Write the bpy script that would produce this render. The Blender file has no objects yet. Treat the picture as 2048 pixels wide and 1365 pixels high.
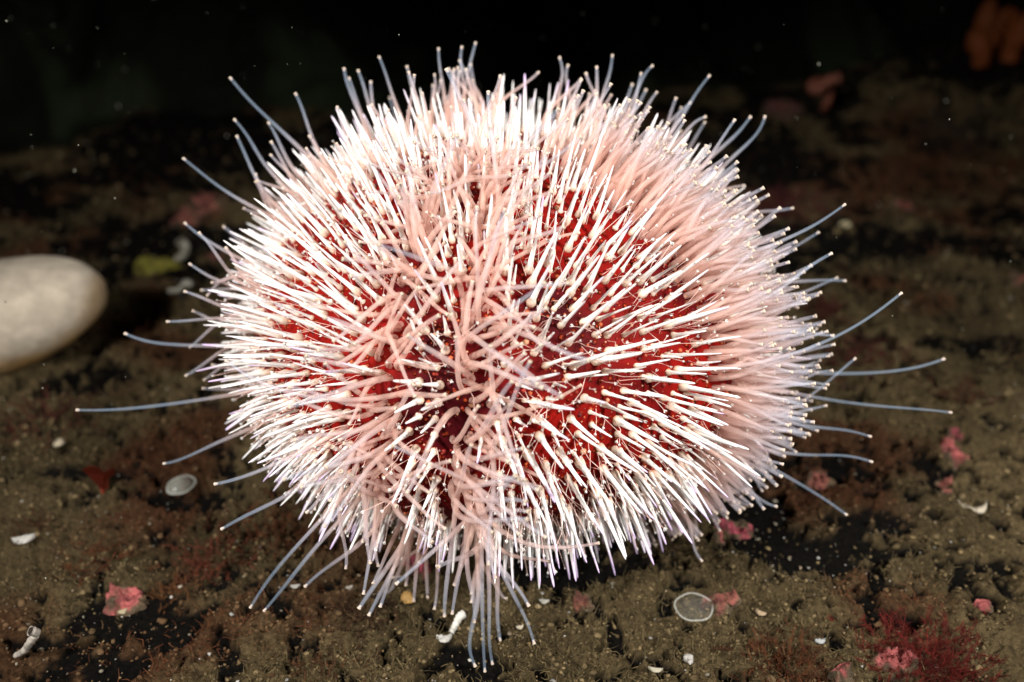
import bpy, math, random
import numpy as np
from mathutils import Vector, Matrix, Quaternion, noise as mnoise

# All measures below are centimetres; S turns them into metres.
S = 0.01
rng = np.random.default_rng(11)
random.seed(11)
scene = bpy.context.scene
col = scene.collection

# ------------------------------------------------------------------ camera
PITCH = math.radians(30.0)
LENS, SENSOR = 30.0, 36.0
FPX = 2048 * LENS / SENSOR
R = 5.55                      # radius of the urchin's shell
ZC = 4.15                     # height of its equator above the rock
DIST = 20.0
CEN = np.array([0.0, 0.0, ZC])
RIGHT = np.array([1.0, 0, 0])
FWD = np.array([0, math.cos(PITCH), -math.sin(PITCH)])
UP = np.array([0, math.sin(PITCH), math.cos(PITCH)])

def ray(px, py):
    d = FWD + RIGHT * (px - 1024) / FPX + UP * (682.5 - py) / FPX
    return d / np.linalg.norm(d)

CAM = CEN - DIST * ray(1008, 652)

def proj(p):
    v = np.asarray(p, float) - CAM
    z = v @ FWD
    return 1024 + FPX * (v @ RIGHT) / z, 682.5 - FPX * (v @ UP) / z, z

def at_ground(px, py, z=0.0):
    d = ray(px, py)
    return CAM + d * (z - CAM[2]) / d[2]

cd = bpy.data.cameras.new('camera')
cam = bpy.data.objects.new('camera', cd)
col.objects.link(cam)
cd.lens, cd.sensor_width = LENS, SENSOR
cd.clip_start, cd.clip_end = 0.005, 60.0
cam.location = Vector(CAM * S)
cam.rotation_euler = (math.pi / 2 - PITCH, 0, 0)
cd.dof.use_dof = True
cd.dof.focus_distance = 0.156
cd.dof.aperture_fstop = 10.5
scene.camera = cam

# ------------------------------------------------------------------ world, sun, strobes
world = bpy.data.worlds.new('World')
scene.world = world
world.use_nodes = True
wn = world.node_tree.nodes
sky = wn.new('ShaderNodeTexSky')
sky.sky_type = 'NISHITA'
sky.sun_disc = False
sky.sun_elevation = math.radians(60)
sky.sun_rotation = math.radians(20)
world.node_tree.links.new(sky.outputs[0], wn['Background'].inputs[0])
wn['Background'].inputs[1].default_value = 0.0004       # deep, dark water

sd = bpy.data.lights.new('sun', 'SUN')
sd.energy, sd.angle, sd.color = 0.006, math.radians(20), (0.75, 1.0, 0.9)
sun = bpy.data.objects.new('sun', sd)
col.objects.link(sun)
sun.rotation_euler = (math.radians(30), 0, math.radians(-20))

# the two flash heads that lit the photograph, on arms beside the camera
def strobe(dx, du, df, aim, watt, cone=75):
    ld = bpy.data.lights.new('strobe', 'SPOT')
    ld.energy, ld.shadow_soft_size = watt, 0.028
    ld.spot_size, ld.spot_blend = math.radians(cone), 1.0
    ld.color = (1.0, 0.965, 0.92)
    lo = bpy.data.objects.new('strobe', ld)
    col.objects.link(lo)
    p = CAM + RIGHT * dx + UP * du + FWD * df
    lo.location = Vector(p * S)
    lo.rotation_euler = Vector(np.array(aim) - p).to_track_quat('-Z', 'Y').to_euler()
    return lo
strobe(-26, 11, -14, (0.0, 1.5, 4.4), 13.0, 52)
strobe(26, 12, -14, (2.5, 2, 4.0), 13.0, 55)

scene.view_settings.view_transform = 'Standard'
scene.view_settings.look = 'None'
scene.view_settings.gamma = 1.0
scene.view_settings.exposure = 0.0
scene.cycles.max_bounces = 8
scene.cycles.diffuse_bounces = 3
scene.cycles.glossy_bounces = 2
scene.cycles.transmission_bounces = 5
scene.cycles.transparent_max_bounces = 28
scene.cycles.use_denoising = True

# ------------------------------------------------------------------ helpers
def norm(v):
    v = np.asarray(v, float)
    return v / max(np.linalg.norm(v), 1e-9)

def smooth(a, b, x):
    t = np.clip((np.asarray(x, float) - a) / (b - a), 0, 1)
    return t * t * (3 - 2 * t)

def _hash(ix, iy, seed):
    n = (ix.astype(np.int64) * 374761393 + iy.astype(np.int64) * 668265263 + seed * 974711) & 0x7fffffff
    n = ((n ^ (n >> 13)) * 1274126177) & 0x7fffffff
    n = ((n ^ (n >> 15)) * 1103515245) & 0x7fffffff
    return (n & 0xffff) / 65535.0

def vnoise(x, y, seed=0):
    ix, iy = np.floor(x), np.floor(y)
    fx, fy = x - ix, y - iy
    u, v = fx * fx * (3 - 2 * fx), fy * fy * (3 - 2 * fy)
    a, b = _hash(ix, iy, seed), _hash(ix + 1, iy, seed)
    c, d = _hash(ix, iy + 1, seed), _hash(ix + 1, iy + 1, seed)
    return (a * (1 - u) + b * u) * (1 - v) + (c * (1 - u) + d * u) * v

def fbm(x, y, scale, octaves=4, seed=0, gain=0.5):
    s, amp, tot = 0.0, 1.0, 0.0
    cx, cy = np.asarray(x, float) / scale, np.asarray(y, float) / scale
    for k in range(octaves):
        s = s + amp * vnoise(cx, cy, seed + k * 17)
        tot += amp
        amp *= gain
        cx, cy = (cx * 0.8 - cy * 0.6) * 2.03 + 5.1, (cx * 0.6 + cy * 0.8) * 2.03 + 9.7
    return s / tot

def mesh_of(name, verts, faces, cols=None, attrs=None, flat=False):
    """verts in cm, an (n,3) array; faces a list or an (m,3|4) array; cols an (n,3) array of linear pigment colours."""
    me = bpy.data.meshes.new(name)
    v = np.asarray(verts, np.float32) * S
    if isinstance(faces, np.ndarray):
        m, k = faces.shape
        me.vertices.add(len(v)); me.vertices.foreach_set('co', v.ravel())
        me.loops.add(m * k); me.loops.foreach_set('vertex_index', faces.astype(np.int32).ravel())
        me.polygons.add(m)
        me.polygons.foreach_set('loop_start', np.arange(0, m * k, k, dtype=np.int32))
        me.polygons.foreach_set('loop_total', np.full(m, k, np.int32))
        me.update(calc_edges=True)
    else:
        me.from_pydata(v.tolist(), [], [list(map(int, f)) for f in faces])
    if not flat:
        me.polygons.foreach_set('use_smooth', np.ones(len(me.polygons), bool))
    if cols is not None:
        a = me.color_attributes.new('pigment', 'FLOAT_COLOR', 'POINT')
        c = np.ones((len(v), 4), np.float32); c[:, :3] = cols
        a.data.foreach_set('color', c.ravel())
    for k, arr in (attrs or {}).items():
        a = me.attributes.new(k, 'FLOAT', 'POINT')
        a.data.foreach_set('value', np.asarray(arr, np.float32))
    me.update()
    return me

def link(name, me, mat, parent=None, loc=None):
    o = bpy.data.objects.new(name, me)
    col.objects.link(o)
    if mat is not None and not me.materials:
        me.materials.append(mat)
    if parent is not None:
        o.parent = parent
    if loc is not None:
        o.location = Vector(np.asarray(loc, float) * S)
    return o

def empty(name, loc):
    o = bpy.data.objects.new(name, None)
    col.objects.link(o)
    o.empty_display_size = 0.01
    o.location = Vector(np.asarray(loc, float) * S)
    return o

def tag(o, label=None, cat=None, group=None, kind=None):
    for k, v in (('label', label), ('category', cat), ('group', group), ('kind', kind)):
        if v:
            o[k] = v
    return o

class Bag:
    """collects pieces of one mesh (vertices, faces, colours)"""
    def __init__(self):
        self.v, self.f, self.c, self.a, self.n = [], [], [], [], 0
    def add(self, v, f, c, a=None):
        v = np.asarray(v, float); c = np.asarray(c, float)
        if c.ndim == 1:
            c = np.repeat(c[None], len(v), 0)
        self.v.append(v); self.f.append(np.asarray(f) + self.n); self.c.append(c)
        self.a.append(np.full(len(v), 1.0) if a is None else np.asarray(a, float))
        self.n += len(v)
    def mesh(self, name, origin=(0, 0, 0), flat=False):
        return mesh_of(name, np.concatenate(self.v) - np.asarray(origin, float), np.concatenate(self.f), np.concatenate(self.c), {'opacity': np.concatenate(self.a)}, flat)

def frame_of(d):
    d = norm(d)
    h = np.array([0, 0, 1.0]) if abs(d[2]) < 0.9 else np.array([1.0, 0, 0])
    x = norm(np.cross(h, d))
    return x, np.cross(d, x), d

_RING = {}
def tube_faces(nr, ns):
    if (nr, ns) not in _RING:
        f = []
        for i in range(nr - 1):
            for j in range(ns):
                k = (j + 1) % ns
                f.append((i * ns + j, i * ns + k, (i + 1) * ns + k, (i + 1) * ns + j))
        _RING[(nr, ns)] = np.array(f)
    return _RING[(nr, ns)]

def sweep(pts, rad, ns=8):
    """a tube round the points with a radius for each; parallel-transported frames"""
    pts = np.asarray(pts, float)
    n = len(pts)
    tang = np.gradient(pts, axis=0)
    tang /= np.maximum(np.linalg.norm(tang, axis=1), 1e-9)[:, None]
    x, y, _ = frame_of(tang[0])
    ang = np.arange(ns) * 2 * math.pi / ns
    ca, sa = np.cos(ang), np.sin(ang)
    out = np.empty((n, ns, 3))
    for i in range(n):
        x = norm(x - tang[i] * (x @ tang[i])); y = np.cross(tang[i], x)
        out[i] = pts[i] + rad[i] * (ca[:, None] * x + sa[:, None] * y)
    return out.reshape(-1, 3), tube_faces(n, ns)

def strands(P, rad, cols, ns=3):
    """many thin tapering strands at once: P (n,m,3), rad (m,) or (n,m), cols (n,3) -> vertices, faces, colours"""
    n, m, _ = P.shape
    rad = np.broadcast_to(rad, (n, m))
    T = P[:, -1] - P[:, 0]
    T /= np.maximum(np.linalg.norm(T, axis=1), 1e-9)[:, None]
    h = np.where(np.abs(T[:, 2:]) < 0.9, np.array([[0, 0, 1.0]]), np.array([[1.0, 0, 0]]))
    X = np.cross(h, T); X /= np.linalg.norm(X, axis=1)[:, None]
    Y = np.cross(T, X)
    ang = np.arange(ns) * 2 * math.pi / ns
    O = np.cos(ang)[None, :, None] * X[:, None] + np.sin(ang)[None, :, None] * Y[:, None]
    V = P[:, :, None, :] + rad[:, :, None, None] * O[:, None]
    F = tube_faces(m, ns)[None] + (np.arange(n) * m * ns)[:, None, None]
    return V.reshape(-1, 3), F.reshape(-1, 4), np.repeat(cols, m * ns, 0)

def unit_rows(v):
    return v / np.maximum(np.linalg.norm(v, axis=-1, keepdims=True), 1e-9)

# ------------------------------------------------------------------ materials
def new_mat(name):
    m = bpy.data.materials.new(name)
    m.use_nodes = True
    nt = m.node_tree
    return m, nt, nt.nodes, nt.links, nt.nodes['Principled BSDF']

def pigment(nt):
    a = nt.nodes.new('ShaderNodeAttribute'); a.attribute_name = 'pigment'
    return a.outputs['Color']

def noise_node(nt, scale, detail=4, rough=0.6, coords='Object'):
    tc = nt.nodes.new('ShaderNodeTexCoord')
    n = nt.nodes.new('ShaderNodeTexNoise')
    n.inputs['Scale'].default_value = scale
    n.inputs['Detail'].default_value = detail
    n.inputs['Roughness'].default_value = rough
    nt.links.new(tc.outputs[coords], n.inputs['Vector'])
    return n.outputs['Fac']

def mottled(nt, colour, fac, lo, hi):
    """colour times a ramp lo..hi driven by fac"""
    mr = nt.nodes.new('ShaderNodeMapRange')
    mr.inputs['From Min'].default_value, mr.inputs['From Max'].default_value = 0.3, 0.7
    mr.inputs['To Min'].default_value, mr.inputs['To Max'].default_value = lo, hi
    nt.links.new(fac, mr.inputs['Value'])
    mx = nt.nodes.new('ShaderNodeVectorMath'); mx.operation = 'SCALE'
    nt.links.new(colour, mx.inputs[0]); nt.links.new(mr.outputs[0], mx.inputs['Scale'])
    return mx.outputs[0]

def add_bump(nt, bs, fac, strength, dist):
    b = nt.nodes.new('ShaderNodeBump')
    b.inputs['Strength'].default_value, b.inputs['Distance'].default_value = strength, dist
    nt.links.new(fac, b.inputs['Height']); nt.links.new(b.outputs[0], bs.inputs['Normal'])

def plain(name, rough=0.6, spec=0.3, mottle=None, bump=None, sss=0.0):
    m, nt, ns, lk, bs = new_mat(name)
    c = pigment(nt)
    if mottle:
        c = mottled(nt, c, noise_node(nt, mottle[0]), mottle[1], mottle[2])
    lk.new(c, bs.inputs['Base Color'])
    bs.inputs['Roughness'].default_value = rough
    bs.inputs['Specular IOR Level'].default_value = spec
    if sss:
        bs.inputs['Subsurface Weight'].default_value = sss
        bs.inputs['Subsurface Radius'].default_value = (1.0, 0.7, 0.5)
        bs.inputs['Subsurface Scale'].default_value = 0.0012
    if bump:
        add_bump(nt, bs, noise_node(nt, bump[0], 5), bump[1], bump[2])
    return m

def see_through(name, rough=0.35, glow=0.45):
    """thin translucent tissue: part of the light passes, part scatters through, part comes back"""
    m, nt, ns, lk, bs = new_mat(name)
    c = pigment(nt)
    lk.new(c, bs.inputs['Base Color'])
    bs.inputs['Roughness'].default_value = rough
    bs.inputs['Specular IOR Level'].default_value = 0.22
    tl = ns.new('ShaderNodeBsdfTranslucent'); lk.new(c, tl.inputs['Color'])
    tp = ns.new('ShaderNodeBsdfTransparent')
    m1 = ns.new('ShaderNodeMixShader'); m1.inputs[0].default_value = glow
    lk.new(bs.outputs[0], m1.inputs[1]); lk.new(tl.outputs[0], m1.inputs[2])
    op = ns.new('ShaderNodeAttribute'); op.attribute_name = 'opacity'
    m2 = ns.new('ShaderNodeMixShader')
    lk.new(op.outputs['Fac'], m2.inputs[0]); lk.new(tp.outputs[0], m2.inputs[1]); lk.new(m1.outputs[0], m2.inputs[2])
    lk.new(m2.outputs[0], ns['Material Output'].inputs['Surface'])
    return m

M_spine = plain('spine_calcite', 0.45, 0.35, (900, 0.9, 1.05), None, 0.12)
M_foot = see_through('tube_foot_tissue')
M_sucker = plain('sucker_cream', 0.5, 0.3)
M_ped = plain('pedicellaria_white', 0.5, 0.3)
M_crust = plain('coralline_crust', 0.75, 0.2, (520, 0.35, 1.35), (900, 1.0, 0.0015))
M_chip = plain('shell_lime', 0.6, 0.2, (500, 0.3, 0.7), (600, 0.4, 0.0005))
M_silt = plain('silt_fluff', 0.95, 0.05, (260, 0.7, 1.25))
M_strand = plain('turf_strand', 0.8, 0.1)
M_weed = plain('red_weed', 0.7, 0.15)
M_blade = see_through('red_blade', 0.4, 0.5)
M_glassy = see_through('glassy_shell', 0.2, 0.3)
M_snow = plain('marine_snow', 0.7, 0.3)
M_soft = plain('soft_growth', 0.7, 0.2, (220, 0.7, 1.2), (300, 0.5, 0.002))

# shell of the urchin: deep red skin with wine-dark areas and small orange dots
M_test, nt, ns, lk, bs = new_mat('urchin_skin')
n1 = noise_node(nt, 42, 3)
rp = ns.new('ShaderNodeValToRGB')
rp.color_ramp.elements[0].position, rp.color_ramp.elements[0].color = 0.36, (0.040, 0.0025, 0.004, 1)
rp.color_ramp.elements[1].position, rp.color_ramp.elements[1].color = 0.58, (0.20, 0.006, 0.004, 1)
lk.new(n1, rp.inputs[0])
tc = ns.new('ShaderNodeTexCoord')
vo = ns.new('ShaderNodeTexVoronoi'); vo.inputs['Scale'].default_value = 620
lk.new(tc.outputs['Object'], vo.inputs['Vector'])
mr = ns.new('ShaderNodeMapRange')
mr.inputs['From Min'].default_value, mr.inputs['From Max'].default_value = 0.30, 0.16
mr.inputs['To Max'].default_value = 0.75
lk.new(vo.outputs['Distance'], mr.inputs['Value'])
mx = ns.new('ShaderNodeMix'); mx.data_type = 'RGBA'
lk.new(mr.outputs[0], mx.inputs[0]); lk.new(rp.outputs[0], mx.inputs[6])
mx.inputs[7].default_value = (0.36, 0.05, 0.015, 1)
lk.new(mx.outputs[2], bs.inputs['Base Color'])
bs.inputs['Roughness'].default_value = 0.55
bs.inputs['Specular IOR Level'].default_value = 0.03
add_bump(nt, bs, mr.outputs[0], 1.0, 0.0012)

# rock with silt: pigment is baked per vertex from the silt mask, painted shade and falloff included
M_rock, nt, ns, lk, bs = new_mat('silted_rock')
c = mottled(nt, pigment(nt), noise_node(nt, 900, 6, 0.7), 0.35, 1.55)
lk.new(c, bs.inputs['Base Color'])
bs.inputs['Roughness'].default_value = 0.9
bs.inputs['Specular IOR Level'].default_value = 0.03
add_bump(nt, bs, noise_node(nt, 1300, 6, 0.75), 1.0, 0.002)

# ------------------------------------------------------------------ the rock
def px_patch(px, py, rx, ry):
    g = at_ground(px, py)
    d = proj(g)[2]
    el = math.asin(-ray(px, py)[2])
    return g[0], g[1], rx * d / FPX, ry * d / FPX / max(math.sin(el), 0.15)

SHADED_BARE = [px_patch(*q) for q in (  # bare rock patches that also paint the shade of hollows black
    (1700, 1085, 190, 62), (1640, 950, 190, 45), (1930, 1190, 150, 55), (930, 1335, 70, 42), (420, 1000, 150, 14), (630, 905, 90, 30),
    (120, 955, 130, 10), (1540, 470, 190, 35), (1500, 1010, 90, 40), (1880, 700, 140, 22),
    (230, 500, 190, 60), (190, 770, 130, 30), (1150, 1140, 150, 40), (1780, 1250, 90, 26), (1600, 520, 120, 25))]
EDGE = np.array([at_ground(px, py)[:2] for px, py in ((-500, 330), (0, 300), (480, 240), (1000, 205), (1400, 225), (1700, 200), (2048, 175), (2500, 160))])

def edge_y(x):
    return np.interp(x, EDGE[:, 0], EDGE[:, 1])

def silt_mask(x, y):
    m = fbm(x, y, 6.5, 3, 3) * 0.50 + fbm(x, y, 1.3, 4, 9, 0.65) * 0.50
    thin = 0.10 * smooth(8, 30, y) + 0.06 * smooth(-3, -14, x)  # less silt far off and left paints the strobe falloff into the colour
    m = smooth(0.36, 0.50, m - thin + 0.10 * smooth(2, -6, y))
    hole = np.zeros_like(m)
    wob = (fbm(x, y, 1.6, 5, 21, 0.68) - 0.5) * 2.6
    for bx, by, rx, ry in SHADED_BARE:
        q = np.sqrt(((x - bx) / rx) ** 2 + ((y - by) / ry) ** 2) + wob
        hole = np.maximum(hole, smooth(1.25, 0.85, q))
    keep = smooth(0.56, 0.66, fbm(x, y, 0.5, 3, 33, 0.65))
    pits = smooth(0.42, 0.34, fbm(x, y, 0.38, 3, 37, 0.6)) * 0.8
    return np.clip(0.10 + m, 0, 1) * (1 - hole * (1 - 0.8 * keep)) * (1 - pits)

def height(x, y, parts=False):
    x, y = np.asarray(x, float), np.asarray(y, float)
    h = (fbm(x, y, 9, 3, 40) - 0.5) * 0.9 * smooth(3.0, 9.0, np.hypot(x, y)) + (fbm(x, y, 2.2, 4, 51) - 0.5) * 0.45 + (fbm(x, y, 0.5, 3, 57, 0.6) - 0.5) * 0.16
    sm = silt_mask(x, y)
    h = h + sm * (0.16 + 0.55 * (fbm(x, y, 0.36, 4, 61, 0.65) - 0.35))
    past = y - edge_y(x) - (fbm(x, y, 9, 4, 71) - 0.5) * 20
    h = h - 3.5 * smooth(0, 9, past) + 20 * smooth(8, 45, past) + (fbm(x, y, 14, 4, 75) - 0.5) * 9 * smooth(3, 14, past)
    # a low mound of growth on the far right
    mound = np.exp(-(((x - 30) / 11) ** 2 + ((y - 36) / 9) ** 2))
    h = h + mound * (3.4 + 2.0 * (fbm(x, y, 3, 3, 81) - 0.5))
    return (h, sm, past) if parts else h

NR, NC = 690, 720
d_rows = np.exp(np.linspace(math.log(5.0), math.log(190.0), NR))
uu = np.linspace(-1.05, 1.05, NC)
gy = np.repeat(d_rows[:, None], NC, 1) + CAM[1]
gx = d_rows[:, None] * uu[None, :] * 0.95 + (uu ** 5)[None, :] * 38 + uu[None, :] * 3
gx, gy = gx.ravel(), gy.ravel()
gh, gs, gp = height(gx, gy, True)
tone = fbm(gx, gy, 3.0, 4, 91)[:, None]
rust = smooth(0.56, 0.70, fbm(gx, gy, 4.5, 3, 95))[:, None]
silt_c = np.array([0.115, 0.084, 0.042]) * (0.2 + 1.5 * tone)
silt_c = silt_c * (1 - rust * 0.7) + np.array([0.07, 0.024, 0.012]) * rust * 0.7
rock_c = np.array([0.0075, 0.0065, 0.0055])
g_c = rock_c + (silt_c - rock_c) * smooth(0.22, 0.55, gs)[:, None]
growth = smooth(0.5, 0.65, fbm(gx, gy, 7, 4, 99))[:, None] * np.array([0.02, 0.03, 0.014])
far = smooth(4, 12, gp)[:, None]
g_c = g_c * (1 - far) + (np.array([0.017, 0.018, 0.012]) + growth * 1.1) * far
ij = np.arange(NR * NC).reshape(NR, NC)
gf = np.stack([ij[:-1, :-1], ij[:-1, 1:], ij[1:, 1:], ij[1:, :-1]], -1).reshape(-1, 4)
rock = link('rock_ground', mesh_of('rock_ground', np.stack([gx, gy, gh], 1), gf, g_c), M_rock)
tag(rock, 'dark rock shelf under brown silt beneath the urchin', 'rock', kind='structure')

# the wider sea bed round the shelf
n = 90
sx, sy = np.meshgrid(np.sinh(np.linspace(-5, 5, n)) * 20, np.sinh(np.linspace(-5, 5, n)) * 20)
sx, sy = sx.ravel(), sy.ravel()
sz = -12 + (fbm(sx, sy, 60, 4, 5) - 0.5) * 10
ij = np.arange(n * n).reshape(n, n)
sf = np.stack([ij[:-1, :-1], ij[:-1, 1:], ij[1:, 1:], ij[1:, :-1]], -1).reshape(-1, 4)
bed = link('seabed', mesh_of('seabed', np.stack([sx, sy, sz], 1), sf, np.repeat(np.array([[0.03, 0.027, 0.018]]), n * n, 0)), M_rock)
tag(bed, 'dark silty sea bed around the rock shelf', 'seabed', kind='structure')

# ------------------------------------------------------------------ the urchin
urchin = empty('sea_urchin', (0, 0, 0))
tag(urchin, 'round red sea urchin bristling with white spines and pink tube feet', 'sea urchin')
CT, CB = 0.775, 0.66

def shell(phi, az):
    """point and outward normal on the shell: phi from the top, az from the camera side, positive to the right"""
    c = CT if math.cos(phi) >= 0 else CB
    sp, cp = math.sin(phi), math.cos(phi)
    lobe = 1 + 0.012 * math.cos(5 * (az - AMB[0]))
    e = np.array([math.sin(az), -math.cos(az), 0])
    p = R * lobe * sp * e + np.array([0, 0, c * R * cp])
    nn = norm(sp * e / 1.0 + np.array([0, 0, cp / c]))
    return CEN + p, nn

AMB = [math.radians(-14 + 72 * k) for k in range(5)]

def wrap(a):
    return (a + math.pi) % (2 * math.pi) - math.pi

NP, NA = 70, 160
tv, tcn = [], 0
for i in range(NP + 1):
    phi = 0.02 + (math.pi - 0.04) * i / NP
    for j in range(NA):
        p, nn = shell(phi, 2 * math.pi * j / NA)
        tv.append(p)
tf = list(tube_faces(NP + 1, NA)) + [list(range(NA))[::-1], [NP * NA + j for j in range(NA)]]
link('test', mesh_of('test', tv, [list(f)[::-1] for f in tf]), M_test, urchin)

# -- spines
PROF = [(0.0, 1.15), (0.035, 1.36), (0.08, 1.38), (0.125, 1.12), (0.165, 0.90), (0.22, 0.80), (0.4, 0.66), (0.6, 0.53), (0.8, 0.41), (0.95, 0.30), (1.0, 0.13)]
NS_SP = 8
def spine_shape(bend, tip, seed):
    r_ = random.Random(seed)
    t = np.array([q[0] for q in PROF]); rad = np.array([q[1] for q in PROF])
    a = r_.uniform(0, 6.28)
    pts = np.stack([math.cos(a) * bend * t * t, math.sin(a) * bend * t * t, t], 1)
    ang = np.arange(NS_SP) * 2 * math.pi / NS_SP
    ring = np.stack([np.cos(ang), np.sin(ang), np.zeros(NS_SP)], 1)
    v = (pts[:, None, :] * np.array([1, 1, 1]) + rad[:, None, None] * ring[None]).reshape(-1, 3)
    v = np.concatenate([v, [[pts[-1, 0], pts[-1, 1], 1.01]]])
    f = [list(q) for q in tube_faces(len(t), NS_SP)]
    b = (len(t) - 1) * NS_SP
    f += [[b + j, b + (j + 1) % NS_SP, len(v) - 1, len(v) - 1] for j in range(NS_SP)]
    amber, tan, white, lilac = (np.array(q) for q in ((0.42, 0.08, 0.015), (0.76, 0.60, 0.47), (0.88, 0.85, 0.82), (0.60, 0.42, 0.74)))
    c = []
    for k in t:
        q = amber + (tan - amber) * smooth(0.0, 0.07, k)
        q = q + (white - q) * smooth(0.10, 0.24, k)
        q = q + (lilac - q) * smooth(0.55, 0.95, k) * tip
        c += [q] * NS_SP
    c.append(c[-1])
    return v, f, np.array(c)

SHAPES = []
for tip in (0.0, 0.18, 0.45, 0.85):
    for k in range(4):
        v, f, c = spine_shape(random.uniform(0.02, 0.9), tip, k + 31)
        SHAPES.append((tip, v, f, c))
def spine_mesh(k):
    tip, v, f, c = SHAPES[k]
    f = [q if q[2] != q[3] else q[:3] for q in f]
    m = bpy.data.meshes.new('spine')
    m.from_pydata(v.tolist(), [], f)
    m.polygons.foreach_set('use_smooth', np.ones(len(m.polygons), bool))
    a = m.color_attributes.new('pigment', 'FLOAT_COLOR', 'POINT')
    cc = np.ones((len(v), 4), np.float32); cc[:, :3] = c
    a.data.foreach_set('color', cc.ravel())
    m.materials.append(M_spine)
    return m
SP_MESH = [spine_mesh(k) for k in range(len(SHAPES))]

FRONT = norm(np.array([-0.7, -R * 0.86, 2.2]))     # where spines part towards the viewer
spines = []      # (p, dir, length, radius, shape)
def add_spine(phi, az, L, w):
    p, nn = shell(phi, az)
    away = nn - FRONT * (nn @ FRONT)
    k = np.linalg.norm(away)
    lean = 0.46 * smooth(0.02, 0.30, k) * (1 - 0.55 * smooth(0.45, 1.0, k))
    d = nn + lean * norm(away) + rng.normal(0, 0.10, 3)
    if phi > 1.7:
        d = d + np.array([0, 0, -0.25])
    d = norm(d)
    tipz = p[2] + d[2] * L
    g = 0.12
    if tipz < g and d[2] < -0.05:
        L = max(0.35, (p[2] - g) / -d[2])
    low = smooth(1.3, 2.1, phi)
    u = random.random()
    tip = 3 if u < 0.03 + 0.5 * low else 2 if u < 0.16 + 0.6 * low else 1 if u < 0.5 + 0.3 * low else 0
    spines.append((p - nn * 0.03, d, L, w, tip * 4 + random.randrange(4)))

phi, row = 0.07, 0
HALF_AMB = 0.235          # half the width of a tube-foot band pair, in units of azimuth at the equator
while phi < 2.75:
    c = CT if phi < math.pi / 2 else CB
    step = 0.30 / (R * math.hypot(math.cos(phi), c * math.sin(phi)))
    ring = R * math.sin(phi)
    small = 0.62 if phi < 0.3 else 1.0
    for a in AMB:
        # broad field between the bands
        lo, hi = a + HALF_AMB, a + math.radians(72) - HALF_AMB
        w = (hi - lo) * ring
        m = max(1, int(round(w / 0.335)))
        for k in range(m):
            az = lo + (k + 0.5 + (0.25 if row % 2 else -0.25)) / m * (hi - lo) + rng.normal(0, 0.018)
            big = ((k + row) % 2 == 0) or random.random() < 0.15
            ph = phi + rng.normal(0, 0.013)
            if big:
                g_ = 1.28 if random.random() < 0.3 else 1.0
                add_spine(ph, az, rng.uniform(0.72, 1.32) * small * (1 + 0.35 * (g_ - 1)), rng.uniform(0.044, 0.062) * g_)
            else:
                add_spine(ph, az, rng.uniform(0.35, 0.95) * small, rng.uniform(0.030, 0.046))
        # narrow strip inside the band pair
        m = 2 if ring > 2.2 else 1
        for k in range(m):
            if a == AMB[1] and random.random() < 0.5:
                continue
            az = a + ((k - 0.5 * (m - 1)) * 0.34 + rng.normal(0, 0.05)) / max(ring, 0.6)
            if (k + row) % 2 == 0 or random.random() < 0.3:
                add_spine(phi, az, rng.uniform(0.6, 1.15) * small, rng.uniform(0.05, 0.07))
            else:
                add_spine(phi, az, rng.uniform(0.4, 0.8), rng.uniform(0.04, 0.055))
        # a few spines stand among the tube feet
        for s_ in (-1, 1):
            if random.random() < (0.12 if a == AMB[1] else 0.24):
                add_spine(phi, a + s_ * (HALF_AMB - 0.085 * random.random()), rng.uniform(0.7, 1.3) * small, rng.uniform(0.045, 0.062))
    phi += step
    row += 1

def seen(p, d, L, w):
    nn = norm((p - CEN) / np.array([1, 1, 0.7]))
    v = norm(CAM - p)
    f = nn @ v
    if f < -0.05:
        return -1
    a, b = proj(p), proj(p + d * L)
    return math.hypot(a[0] - b[0], a[1] - b[1]) * w * (0.6 + f)
order = sorted(range(len(spines)), key=lambda i: -seen(*spines[i][:4]))
one_by_one = set(order[:300])
rest = Bag()
for i, (p, d, L, w, k) in enumerate(spines):
    x, y, z = frame_of(d)
    if i in one_by_one:
        o = bpy.data.objects.new('spine', SP_MESH[k])
        col.objects.link(o)
        o.parent = urchin
        M = Matrix(np.array([[x[0] * w, y[0] * w, z[0] * L, p[0]], [x[1] * w, y[1] * w, z[1] * L, p[1]], [x[2] * w, y[2] * w, z[2] * L, p[2]]]).tolist() + [[0, 0, 0, 1]])
        o.matrix_local = Matrix.Scale(S, 4) @ M
    else:
        tip, v, f, c = SHAPES[k]
        vv = p + (v[:, :1] * w) * x + (v[:, 1:2] * w) * y + (v[:, 2:] * L) * z
        quad = np.array(f)
        rest.add(vv, quad, c)
if rest.n:
    V = np.concatenate(rest.v); F = np.concatenate(rest.f); Cc = np.concatenate(rest.c)
    tri = F[:, 2] == F[:, 3]
    F3 = np.concatenate([F[tri][:, :3], F[~tri][:, [0, 1, 2]], F[~tri][:, [0, 2, 3]]])
    tag(link('spine_mass', mesh_of('spine_mass', V, F3, Cc), M_spine, urchin), kind='stuff')

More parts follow.
